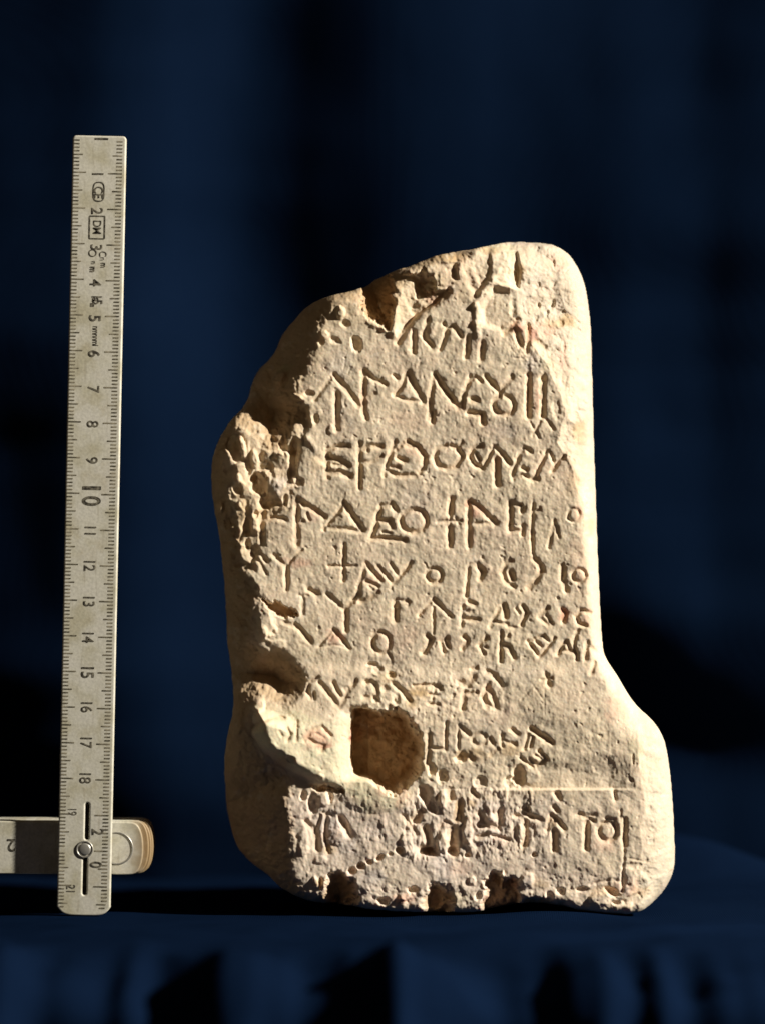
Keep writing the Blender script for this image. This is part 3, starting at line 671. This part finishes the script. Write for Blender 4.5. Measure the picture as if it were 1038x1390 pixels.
b.inputs['Subsurface Radius'].default_value = (1, .6, .35)
b.inputs['Subsurface Scale'].default_value = 0.0012

stone = np_mesh('inscribed_stone', V, Q, m_stone)
ca_ = stone.data.color_attributes.new('tint', 'FLOAT_COLOR', 'POINT')
nV = len(V)
CC = np.ones((nV, 4), np.float32)
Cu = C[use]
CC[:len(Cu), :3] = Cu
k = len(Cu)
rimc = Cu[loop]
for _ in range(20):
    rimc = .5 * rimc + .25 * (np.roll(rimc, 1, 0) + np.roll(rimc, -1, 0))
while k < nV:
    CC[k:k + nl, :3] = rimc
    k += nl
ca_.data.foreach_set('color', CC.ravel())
stone['label'] = 'broken cream marble block carved with lines of letters, a square hole near its base'
stone['category'] = 'inscribed stone'

# ================================================================== THE FOLDING RULE
m_rule, nt, b = new_mat('worn_cream_lacquer')
L = nt.links.new
tc = N(nt, 'ShaderNodeTexCoord')
n1_ = N(nt, 'ShaderNodeTexNoise'); n1_.inputs['Scale'].default_value = 130; n1_.inputs['Detail'].default_value = 5
n2_ = N(nt, 'ShaderNodeTexNoise'); n2_.inputs['Scale'].default_value = 1400; n2_.inputs['Detail'].default_value = 3
r1 = N(nt, 'ShaderNodeValToRGB'); r1.color_ramp.elements[0].position = .35; r1.color_ramp.elements[0].color = (.63, .59, .44, 1)
r1.color_ramp.elements[1].position = .65; r1.color_ramp.elements[1].color = (.80, .77, .67, 1)
e3 = r1.color_ramp.elements.new(.5); e3.color = (.76, .73, .61, 1)
r2 = N(nt, 'ShaderNodeMapRange'); r2.inputs[1].default_value = .3; r2.inputs[2].default_value = .7; r2.inputs[3].default_value = .88; r2.inputs[4].default_value = 1.1
vs = N(nt, 'ShaderNodeVectorMath', operation='SCALE')
L(tc.outputs['Object'], n1_.inputs['Vector']); L(tc.outputs['Object'], n2_.inputs['Vector'])
n3_ = N(nt, 'ShaderNodeTexNoise'); n3_.inputs['Scale'].default_value = 75; n3_.inputs['Detail'].default_value = 7; n3_.inputs['Roughness'].default_value = .7
r3 = N(nt, 'ShaderNodeMapRange'); r3.inputs[1].default_value = .53; r3.inputs[2].default_value = .72; r3.inputs[3].default_value = 0; r3.inputs[4].default_value = .6
mxd = N(nt, 'ShaderNodeMix', data_type='RGBA'); mxd.inputs[7].default_value = (.50, .42, .25, 1)
mps = N(nt, 'ShaderNodeMapping'); mps.inputs['Scale'].default_value = (1, .12, 1)
n4_ = N(nt, 'ShaderNodeTexNoise'); n4_.inputs['Scale'].default_value = 900; n4_.inputs['Detail'].default_value = 2
r4 = N(nt, 'ShaderNodeMapRange'); r4.inputs[1].default_value = .62; r4.inputs[2].default_value = .72; r4.inputs[3].default_value = 0; r4.inputs[4].default_value = .35
mxs = N(nt, 'ShaderNodeMix', data_type='RGBA'); mxs.inputs[7].default_value = (.42, .37, .26, 1)
L(tc.outputs['Object'], n3_.inputs['Vector']); L(tc.outputs['Object'], mps.inputs['Vector']); L(mps.outputs[0], n4_.inputs['Vector'])
L(n3_.outputs['Fac'], r3.inputs[0]); L(r3.outputs[0], mxd.inputs[0]); L(r1.outputs[0], mxd.inputs[6])
L(n4_.outputs['Fac'], r4.inputs[0]); L(r4.outputs[0], mxs.inputs[0]); L(mxd.outputs[2], mxs.inputs[6])
L(n1_.outputs['Fac'], r1.inputs[0]); L(n2_.outputs['Fac'], r2.inputs[0]); L(mxs.outputs[2], vs.inputs[0]); L(r2.outputs[0], vs.inputs['Scale'])
L(vs.outputs[0], b.inputs['Base Color'])
bpn = N(nt, 'ShaderNodeBump'); bpn.inputs['Strength'].default_value = .25; bpn.inputs['Distance'].default_value = .0001
L(n2_.outputs['Fac'], bpn.inputs['Height']); L(bpn.outputs[0], b.inputs['Normal'])
b.inputs['Roughness'].default_value = .5

m_ink, nt, b = new_mat('faded_black_print')
nn = N(nt, 'ShaderNodeTexNoise'); nn.inputs['Scale'].default_value = 900; nn.inputs['Detail'].default_value = 4
rr = N(nt, 'ShaderNodeValToRGB'); rr.color_ramp.elements[0].position = .42; rr.color_ramp.elements[0].color = (.035, .03, .022, 1)
rr.color_ramp.elements[1].position = .68; rr.color_ramp.elements[1].color = (.30, .27, .20, 1)
tcc = N(nt, 'ShaderNodeTexCoord')
nt.links.new(tcc.outputs['Object'], nn.inputs['Vector']); nt.links.new(nn.outputs['Fac'], rr.inputs[0]); nt.links.new(rr.outputs[0], b.inputs['Base Color'])
b.inputs['Roughness'].default_value = .6
m_tick, nt, b = new_mat('worn_tick_print')
nn = N(nt, 'ShaderNodeTexNoise'); nn.inputs['Scale'].default_value = 420; nn.inputs['Detail'].default_value = 4
rr = N(nt, 'ShaderNodeValToRGB'); rr.color_ramp.elements[0].position = .38; rr.color_ramp.elements[0].color = (.07, .06, .035, 1)
rr.color_ramp.elements[1].position = .66; rr.color_ramp.elements[1].color = (.42, .37, .26, 1)
tcc = N(nt, 'ShaderNodeTexCoord')
nt.links.new(tcc.outputs['Object'], nn.inputs['Vector']); nt.links.new(nn.outputs['Fac'], rr.inputs[0]); nt.links.new(rr.outputs[0], b.inputs['Base Color'])
b.inputs['Roughness'].default_value = .6

m_metal, nt, b = new_mat('dull_steel')
b.inputs['Base Color'].default_value = (.50, .48, .43, 1)
b.inputs['Metallic'].default_value = .55
b.inputs['Roughness'].default_value = .38
m_dark, nt, b = new_mat('dark_spring_steel')
b.inputs['Base Color'].default_value = (.03, .022, .015, 1)
b.inputs['Roughness'].default_value = .7
m_brass, nt, b = new_mat('worn_bare_wood_edge')
nn = N(nt, 'ShaderNodeTexNoise'); nn.inputs['Scale'].default_value = 300
rr = N(nt, 'ShaderNodeValToRGB'); rr.color_ramp.elements[0].color = (.42, .30, .17, 1); rr.color_ramp.elements[1].color = (.68, .58, .42, 1)
nt.links.new(nn.outputs['Fac'], rr.inputs[0]); nt.links.new(rr.outputs[0], b.inputs['Base Color'])
b.inputs['Roughness'].default_value = .55

m_worn = m_rule.copy(); m_worn.name = 'worn_cream_lacquer_rubbed_ends'
nt = m_worn.node_tree; b = nt.nodes['Principled BSDF']
src = b.inputs['Base Color'].links[0].from_socket
sx = N(nt, 'ShaderNodeSeparateXYZ'); mr = N(nt, 'ShaderNodeMapRange'); mx = N(nt, 'ShaderNodeMix', data_type='RGBA'); nzz = N(nt, 'ShaderNodeTexNoise'); nzz.inputs['Scale'].default_value = 350
tcw = N(nt, 'ShaderNodeTexCoord'); addn = N(nt, 'ShaderNodeMath', operation='MULTIPLY_ADD'); addn.inputs[1].default_value = 24 * S
nt.links.new(tcw.outputs['Object'], sx.inputs[0]); nt.links.new(tcw.outputs['Object'], nzz.inputs['Vector'])
nt.links.new(nzz.outputs['Fac'], addn.inputs[0]); nt.links.new(sx.outputs[0], addn.inputs[2])
mr.inputs[1].default_value = 66 * S; mr.inputs[2].default_value = 92 * S
nt.links.new(addn.outputs[0], mr.inputs[0]); nt.links.new(mr.outputs[0], mx.inputs[0]); nt.links.new(src, mx.inputs[6]); mx.inputs[7].default_value = (.36, .25, .13, 1)
nt.links.new(mx.outputs[2], b.inputs['Base Color'])


def curve_to_mesh(cu, name, mat, parent):
    tmp = bpy.data.objects.new('tmp', cu)
    COL.objects.link(tmp)
    dgr = bpy.context.evaluated_depsgraph_get()
    me = bpy.data.meshes.new_from_object(tmp.evaluated_get(dgr))
    COL.objects.unlink(tmp)
    bpy.data.objects.remove(tmp)
    me.name = name
    me.materials.clear()
    me.materials.append(mat)
    o = bpy.data.objects.new(name, me)
    COL.objects.link(o)
    o.parent = parent
    return o


def flat_curve(outlines, thick, bevel, name, mat, parent):
    cu = bpy.data.curves.new(name, 'CURVE')
    cu.dimensions = '2D'
    cu.fill_mode = 'BOTH'
    cu.extrude = (thick / 2 - bevel)
    cu.bevel_depth = bevel
    cu.bevel_resolution = 3
    cu.offset = -bevel
    for P in outlines:
        sp = cu.splines.new('POLY')
        sp.points.add(len(P) - 1)
        for i, p in enumerate(P):
            sp.points[i].co = (p[0], p[1], 0, 1)
        sp.use_cyclic_u = True
    return curve_to_mesh(cu, name, mat, parent)


# local frame of the upright blade: x right, y up, z towards the viewer (units: drawing grid), origin at the pivot
def blade_outline(hw, top, bot, round_top, round_bot, nseg=40, rc=5):
    P = []
    # bottom: shallow arc end
    for i in range(nseg + 1):
        a = i / nseg
        x = -hw + 2 * hw * a
        y = -bot + round_bot * (abs(2 * a - 1) ** 5)
        P.append((x, y))
    for i in range(6):
        a = R(90 * i / 5)
        P.append((hw - rc + rc * math.cos(a), top - rc + rc * math.sin(a)))
    for i in range(6):
        a = R(90 + 90 * i / 5)
        P.append((-hw + rc + rc * math.cos(a), top - rc + rc * math.sin(a)))
    return [(x * S, y * S) for x, y in P]


def slot(x, y0, y1, wd):
    P = []
    r = wd / 2
    for i in range(7):
        a = R(180 * i / 6)
        P.append((x + r * math.cos(a), y1 - r + r * math.sin(a)))
    for i in range(7):
        a = R(180 + 180 * i / 6)
        P.append((x + r * math.cos(a), y0 + r + r * math.sin(a)))
    return [(x * S, y * S) for x, y in P]


TH = 12.0   # blade thickness, drawing units
PIVX, PIVY = 117.0, 1151.0
rule = bpy.data.objects.new('folding_rule', None)
COL.objects.link(rule)
rule.location = (PX(PIVX), -0.004, PZ(PIVY))
# bottom of the upright blade rests on the cloth
rule['label'] = 'worn cream folding rule standing upright with its other limbs folded out level behind it'
rule['category'] = 'folding rule'

TILT = R(1.195)
bl = flat_curve([blade_outline(36.2, 965, 90, 4, 12), slot(2.2, 13, 63, 5.6), slot(0.6, -62, -11, 5.6)], TH * S, 2.4 * S, 'rule_limb', m_rule, rule)
bl.rotation_euler = (R(90), TILT, 0)
for p in bl.data.polygons:
    p.use_smooth = False


def on_face(o, x, y, z=0.25):
    """place o (drawn in the xy plane) on the upright limb's face at limb coordinates x, y"""
    o.parent = bl
    o.location = (x * S, y * S, (TH / 2 + z) * S)


def limb_y(py):          # drawing row -> limb coordinate along the upright limb
    return (PIVY - py) / math.cos(TILT)


# tick marks
tv, tf = [], []


def tick(x0, x1, y, wd):
    j = len(tv)
    tv.extend([(x0 * S, (y - wd / 2) * S, 0), (x1 * S, (y - wd / 2) * S, 0), (x1 * S, (y + wd / 2) * S, 0), (x0 * S, (y + wd / 2) * S, 0)])
    tf.append((j, j + 1, j + 2, j + 3))


rnd = random.Random(4)
for k in range(1, 217):
    y = limb_y(189 + 4.82 * k)
    if y > 960:
        continue
    if y < -82:
        continue
    cmk, h5 = k % 10 == 0, k % 10 == 5
    ll = 17.5 if cmk else (13 if h5 else 8.0)
    rl = 18.5 if cmk else (12.5 if h5 else 7.5)
    x0 = -34.5 + max(0, (-y - 70)) * .3
    if not (abs(y) < 14 and cmk):
        tick(x0, -34.5 + ll, y + 1.2, 1.7)
    x1 = 31.5 - max(0, (-y - 70)) * .3
    tick(x1 - rl, x1, y, 1.8)
o = mesh_obj('scale_marks', tv, tf, m_tick, None, False)
on_face(o, 0, 0, .28)
o['kind'] = 'stuff'


def text(s, px_x, px_y, h, wide=1.0, name='printed_number', rot=-90, mat=None, bold=0.0, parent=None):
    cu = bpy.data.curves.new(name, 'FONT')
    cu.body = s
    cu.size = h * S / 0.70
    cu.align_x = 'CENTER'
    cu.align_y = 'CENTER'
    cu.space_character = 0.9
    cu.offset = bold * S
    o = curve_to_mesh(cu, name, mat or m_ink, None)
    # centre the glyphs on their own middle, run them down the limb
    xs = [v.co.x for v in o.data.vertices]; ys = [v.co.y for v in o.data.vertices]
    mx, my = (min(xs) + max(xs)) / 2, (min(ys) + max(ys)) / 2
    a = R(rot)
    for v in o.data.vertices:
        x, y = (v.co.x - mx) * wide, v.co.y - my
        v.co = (x * math.cos(a) - y * math.sin(a), x * math.sin(a) + y * math.cos(a), 0)
    if parent is None:
        on_face(o, px_x, limb_y(px_y), .32)
    return o


def axis_off(py, px):     # limb x of a point seen at px, py
    return px - (PIVX + (PIVY - py) * math.tan(TILT))


nums = {'1': 238, '2': 288, '3': 337, '4': 385, '5': 433, '6': 481, '7': 529, '8': 576, '9': 625, '11': 720, '12': 768, '13': 816, '14': 865, '15': 912, '16': 959, '17': 1007, '18': 1055}
for s_, y_ in nums.items():
    text(s_, -1.0, y_, 15.5 if s_ != '15' else 17, 0.85 if len(s_) > 1 else .92, bold=.35 if s_ in ('5', '15', '6') else .15)
text('1', -.5, 662.5, 24, 1.0, bold=.8)
text('0', -.5, 680, 24, .8, bold=.6)
text('2', 17.2, 1127, 15.5, .85, bold=.4)
text('0', 15.8, 1171.5, 15.5, .8, bold=.5)
text('19', -17.5, 1101, 12, .7)
text('21', -17.5, 1204, 12, .8)
# maker's marks between the numbers
tv, tf = [], []
ring_pts = []


def frame(x0, x1, y0, y1, wd):
    tick(x0, x1, y0, wd); tick(x0, x1, y1, wd)
    for xx in (x0, x1):
        j = len(tv)
        tv.extend([((xx - wd / 2) * S, y0 * S, 0), ((xx + wd / 2) * S, y0 * S, 0), ((xx + wd / 2) * S, y1 * S, 0), ((xx - wd / 2) * S, y1 * S, 0)])
        tf.append((j, j + 1, j + 2, j + 3))


frame(-11, 9.5, limb_y(295), limb_y(325.5), 1.7)
o = mesh_obj('printed_frame', tv, tf, m_ink, None, False); on_face(o, 0, 0, .32)
tv, tf = [], []
tick(-6, 12, limb_y(190.5), 2.6)
o = mesh_obj('printed_mark', tv, tf, m_ink, None, False); on_face(o, 0, 0, .32)
tv, tf = [], []
# rounded cartouche
n = 28
for i in range(n):
    a = 2 * math.pi * i / n
    cxx, syy = math.cos(a), math.sin(a)
    ex = abs(cxx) ** .6 * (1 if cxx > 0 else -1); ey = abs(syy) ** .7 * (1 if syy > 0 else -1)
    tv.append((ex * 8.2 * S, ey * 13.6 * S, 0)); tv.append((ex * 6.8 * S, ey * 12.0 * S, 0))
for i in range(n):
    j = (i + 1) % n
    tf.append((2 * i, 2 * j, 2 * j + 1, 2 * i + 1))
o = mesh_obj('printed_cartouche', tv, tf, m_ink, None, False); on_face(o, 0.5, limb_y(262), .32)
text('CE', .5, 263, 12, .85, 'printed_mark', bold=.2)
text('DM', -.5, 310, 11, .85, 'printed_mark', bold=.1)
text('O', -6, 345, 11, .9, 'printed_mark'); text('C', 8, 346, 10, .8, 'printed_mark')
text('n', 7, 352.5, 8, .9, 'printed_mark'); text('m', 8.5, 361, 8, .8, 'printed_mark', bold=.3)
text('n', -5, 358, 7, .9, 'printed_mark', bold=.2); text('m', -6, 367, 8, .9, 'printed_mark', bold=.5)
text('a', -1, 408, 12, .8, 'printed_mark', bold=.3); text('5', 2, 411, 13, .8, 'printed_mark', bold=.3)
text('nmnnmi', .5, 457, 8.5, .75, 'printed_mark', bold=.15)
tv, tf = [], []
frame(-10, 4, limb_y(413.5), limb_y(418), 2.2); tick(-6, -1, limb_y(416), 4.5)
for k in range(6):
    tick(-2, 5, limb_y(0), 0.01)
tv, tf = [], []
tick(-7.5, -2.5, limb_y(415), 5.0); tick(-6, 8, limb_y(404), 1.6)
o = mesh_obj('printed_emblem', tv, tf, m_ink, None, False); on_face(o, 0, 0, .34)

# rivet: ring and domed cap
P = []


def lathe(profile, n, name, mat, parent):
    vs_, fs_ = [], []
    for r_, z_ in profile:
        for i in range(n):
            a = 2 * math.pi * i / n
            vs_.append((r_ * math.cos(a) * S, r_ * math.sin(a) * S, z_ * S))
    m = len(profile)
    for k in range(m - 1):
        for i in range(n):
            j = (i + 1) % n
            fs_.append((k * n + i, k * n + j, (k + 1) * n + j, (k + 1) * n + i))
    return mesh_obj(name, vs_, fs_, mat, parent)


rv = lathe([(11.8, -1), (11.8, .8), (10.9, 1.5), (9.6, 1.1), (9.2, -.6), (8.6, -.6), (8.2, 1.1), (6, 1.6), (3, 2.0), (.02, 2.1)], 40, 'rivet', m_metal, bl)
rv.location = (0, 0, TH / 2 * S)
# spring plate seen through the slots
pl_ = mesh_obj('spring_plate', [(-6 * S, -70 * S, 0), (8 * S, -70 * S, 0), (8 * S, 70 * S, 0), (-6 * S, 70 * S, 0)], [(0, 1, 2, 3)], m_dark, bl, False)
pl_.location = (0, 0, (-TH / 2 + 3.5) * S)

# the folded limbs, level, one behind the other
nL = 8
th2 = 11.0
for k in range(nL):
    P = []
    hw = 36.0
    Lr, Ll = (78.0, 85.0, 88.0, 90.0, 87.0, 90.0, 89.0, 90.0)[k], 870.0
    for i in range(17):
        a = R(-90 + 180 * i / 16)
        ex = (abs(math.cos(a)) ** .55)
        P.append((Lr - 24 + 24 * ex, hw * math.sin(a)))
    P += [(-Ll, hw), (-Ll, -hw)]
    P = [(x * S, y * S) for x, y in P]
    ob = flat_curve([P], th2 * S, 2.0 * S, 'rule_limb', m_worn, rule)
    ob.rotation_euler = (R(90), R((0.4, -.3, .2, 0, .3, -.2, .1, 0)[k]), 0)
    ob.location = (0, (TH / 2 + th2 / 2 + 9.5 + k * (th2 + .8)) * S, (0, .8, -.5, .3, 0, .6, -.3, 0)[k] * S)
    if k == 0:
        first = ob
# print and a metal end cap on the level limb's face
text_l = []
for s_, lx, ly, hh in (('2', -101, 3, 17),):
    o = text(s_, 0, 0, hh, 1.0, 'printed_number', rot=180, parent=first, bold=.3)
    o.parent = first
    o.location = (lx * S, ly * S, (th2 / 2 + .3) * S)
capv = lathe([(22.5, -.8), (22.5, .5), (21.3, 1.1), (20.2, .4), (19.5, -.3)], 40, 'joint_ring', m_metal, first)
capv.location = (42 * S, 0, th2 / 2 * S)
capv.scale = (1, 1, 1)

# ================================================================== CLOTHS


def cloth_mat(name, base, base2, scale):
    m, nt, b = new_mat(name)
    L = nt.links.new
    tc = N(nt, 'ShaderNodeTexCoord')
    n1 = N(nt, 'ShaderNodeTexNoise'); n1.inputs['Scale'].default_value = 14; n1.inputs['Detail'].default_value = 6; n1.inputs['Roughness'].default_value = .6
    mx = N(nt, 'ShaderNodeMix', data_type='RGBA')
    mx.inputs[6].default_value = (*base, 1); mx.inputs[7].default_value = (*base2, 1)
    L(tc.outputs['Object'], n1.inputs['Vector']); L(n1.outputs['Fac'], mx.inputs[0]); L(mx.outputs[2], b.inputs['Base Color'])
    w1 = N(nt, 'ShaderNodeTexWave'); w1.inputs['Scale'].default_value = scale; w1.inputs['Distortion'].default_value = 1.5
    w2 = N(nt, 'ShaderNodeTexWave', bands_direction='Y'); w2.inputs['Scale'].default_value = scale; w2.inputs['Distortion'].default_value = 1.5
    n2 = N(nt, 'ShaderNodeTexNoise'); n2.inputs['Scale'].default_value = 900; n2.inputs['Detail'].default_value = 3
    ad = N(nt, 'ShaderNodeMath', operation='ADD'); ad2 = N(nt, 'ShaderNodeMath', operation='ADD')
    for q_ in (w1, w2, n2):
        L(tc.outputs['Object'], q_.inputs['Vector'])
    L(w1.outputs['Fac'], ad.inputs[0]); L(w2.outputs['Fac'], ad.inputs[1]); L(ad.outputs[0], ad2.inputs[0]); L(n2.outputs['Fac'], ad2.inputs[1])
    bm = N(nt, 'ShaderNodeBump'); bm.inputs['Strength'].default_value = .3; bm.inputs['Distance'].default_value = .0003 if scale > 400 else .00008
    L(ad2.outputs[0], bm.inputs['Height']); L(bm.outputs[0], b.inputs['Normal'])
    b.inputs['Roughness'].default_value = .95
    b.inputs['Specular IOR Level'].default_value = .0
    b.inputs['Sheen Weight'].default_value = .0
    return m


m_cloth = cloth_mat('navy_cotton', (0.0024, 0.0068, 0.020), (0.0048, 0.0135, 0.040), 500)
m_back = cloth_mat('navy_backdrop_cotton', (0.0023, 0.0068, 0.020), (0.0044, 0.0120, 0.034), 300)

# table cloth: level sheet that rolls over the front edge of the table and hangs in folds
YF, YB = -0.138, 0.30
nu, nv = 420, 300
xs = np.linspace(-0.42, 0.42, nu)
level = np.linspace(YB, YF, 190)
rad = 0.012
arc = np.linspace(0, math.pi / 2, 24)[1:]
prof = [(y, 0.0) for y in level] + [(YF - rad * math.sin(a), -rad * (1 - math.cos(a))) for a in arc] + [(YF - rad, -rad - t) for t in np.linspace(0.0012, 0.16, 90)]
prof = np.array(prof)
UX, _ = np.meshgrid(xs, np.arange(len(prof)))
PYy = np.repeat(prof[:, :1], nu, 1); PZz = np.repeat(prof[:, 1:], nu, 1)
hang = smooth((YF + 0.03 - PYy) / 0.05) * smooth((-PZz + 0.004) / 0.05)
foldf = np.sin(UX * 118 + 1.1 * np.sin(UX * 37) + .6) * .6 + np.sin(UX * 61 + 1.7) * .5 + .35 * vnoise(UX * 60 + 50, UX * 0 + 3.3, 201) + .28 * np.sin(UX * 290 + 2 * np.sin(UX * 90)) + .2 * vnoise(UX * 170, PZz * 20 + 9, 202)
edgef = smooth((YF + 0.055 - PYy) / 0.055)
wav = 0.0022 * fbm(UX * 1000, PYy * 1000, 60, 3, 205) + 0.0005 * fbm(UX * 1000, PYy * 2200, 22, 3, 207)
cre = 0.0030 * np.exp(-((PYy + 0.052 + 0.03 * np.sin(UX * 22 + 1)) / 0.006) ** 2) * smooth((UX + .02) / .05) * smooth((.12 - UX) / .05)
near = np.exp(-((PYy - 0.02) / 0.05) ** 2)
bump = 0.0019 * np.exp(-((UX - PX(745)) / 0.020) ** 2 - ((PYy + 0.006) / 0.010) ** 2)
rise = 0.05 * smooth((PYy - .075 + .02 * fbm(UX * 1000, PYy * 1000, 90, 2, 231)) / .12) ** 1.5 * smooth((UX + .01) / .06)
wav = wav + 0.0011 * ridged(UX * 1000 + PYy * 500, PYy * 1900, 42, 2, 233) * smooth((.0 - PYy) / .03)
Zc = PZz + bump + rise + wav * (1 - .7 * near) + cre + edgef * 0.0075 * foldf * (PZz > -0.03) - edgef * .003
Yc = PYy - hang * 0.028 * foldf
Zc = Zc - 0.0004
Vc = np.stack([UX, Yc, Zc], 2).reshape(-1, 3)
rows = len(prof)
ii = np.arange(rows * nu).reshape(rows, nu)
Qc = np.stack([ii[:-1, :-1].ravel(), ii[1:, :-1].ravel(), ii[1:, 1:].ravel(), ii[:-1, 1:].ravel()], 1)
cl = np_mesh('table_cloth', Vc, Qc, m_cloth)
cl['label'] = 'dark navy cloth under the stone and rule, folds hanging over the front edge'
cl['category'] = 'cloth'

# backdrop cloth hanging behind in soft upright folds
YK = 0.135
nu, nv = 420, 160
xs = np.linspace(-0.55, 0.55, nu); zs = np.linspace(-0.02, 0.50, nv)
UX, UZ = np.meshgrid(xs, zs)
gxp = UX / S * (D / (D + YK)) + X0            # where the fold stands, in drawing units, for placing folds
gyp = HOR - (UZ - PZ(HOR)) / S * (D / (D + YK))


def slopeprof():
    """depth of the cloth along x from wanted facing: positive slope value = surface turned to the lamp side"""
    keys = [(-900, 0), (-150, -.05), (0, -.1), (90, -.12), (140, .0), (190, .34), (255, .75), (320, .5), (370, .10), (440, -.13), (520, -.15), (600, .02), (680, .14), (760, .02), (830, -.05), (900, .06), (960, .02), (1000, -.22), (1050, -.2), (1150, .1), (1900, 0)]
    kx = np.array([k_[0] for k_ in keys]); ks = np.array([k_[1] for k_ in keys])
    return kx, ks


kx, ks = slopeprof()
gxw = gxp + 26 * np.sin(UZ * 9 + 1.0) + 18 * fbm(gxp, gyp, 260, 2, 211) - (gyp - 500) * 0.03
sl = np.interp(gxw, kx, ks)
fade = 1 - .55 * smooth((gyp - 560) / 500)
gw1 = gxp + 60 * fbm(gxp, gyp, 300, 2, 221)
sl = sl * fade - .05 + .10 * fbm(gw1, gyp * .45, 100, 3, 215, .55, .45) + .22 * fbm(gxp, gyp * .55, 170, 3, 217, .45, -.75)
sl = sl - .07 * smooth((np.abs(gxp - 260) - 90) / 60) - .20 * smooth((gyp - 900) / 260) * smooth((420 - gxp) / 200) - .24 * np.exp(-(((gxp - 900 - (gyp - 900) * .9) / 70) ** 2 + ((gyp - 900) / 130) ** 2)) - .12 * smooth((gyp - 1000) / 180)
dx = xs[1] - xs[0]
dep = np.cumsum(sl, 1) * dx
dep -= dep[:, nu // 2:nu // 2 + 1]
curve = 0.0
Vb = np.stack([UX, YK - 0 + dep - curve, UZ], 2).reshape(-1, 3)
ii = np.arange(nv * nu).reshape(nv, nu)
Qb = np.stack([ii[:-1, :-1].ravel(), ii[:-1, 1:].ravel(), ii[1:, 1:].ravel(), ii[1:, :-1].ravel()], 1)
bk = np_mesh('backdrop', Vb, Qb, m_back)
bk['kind'] = 'structure'
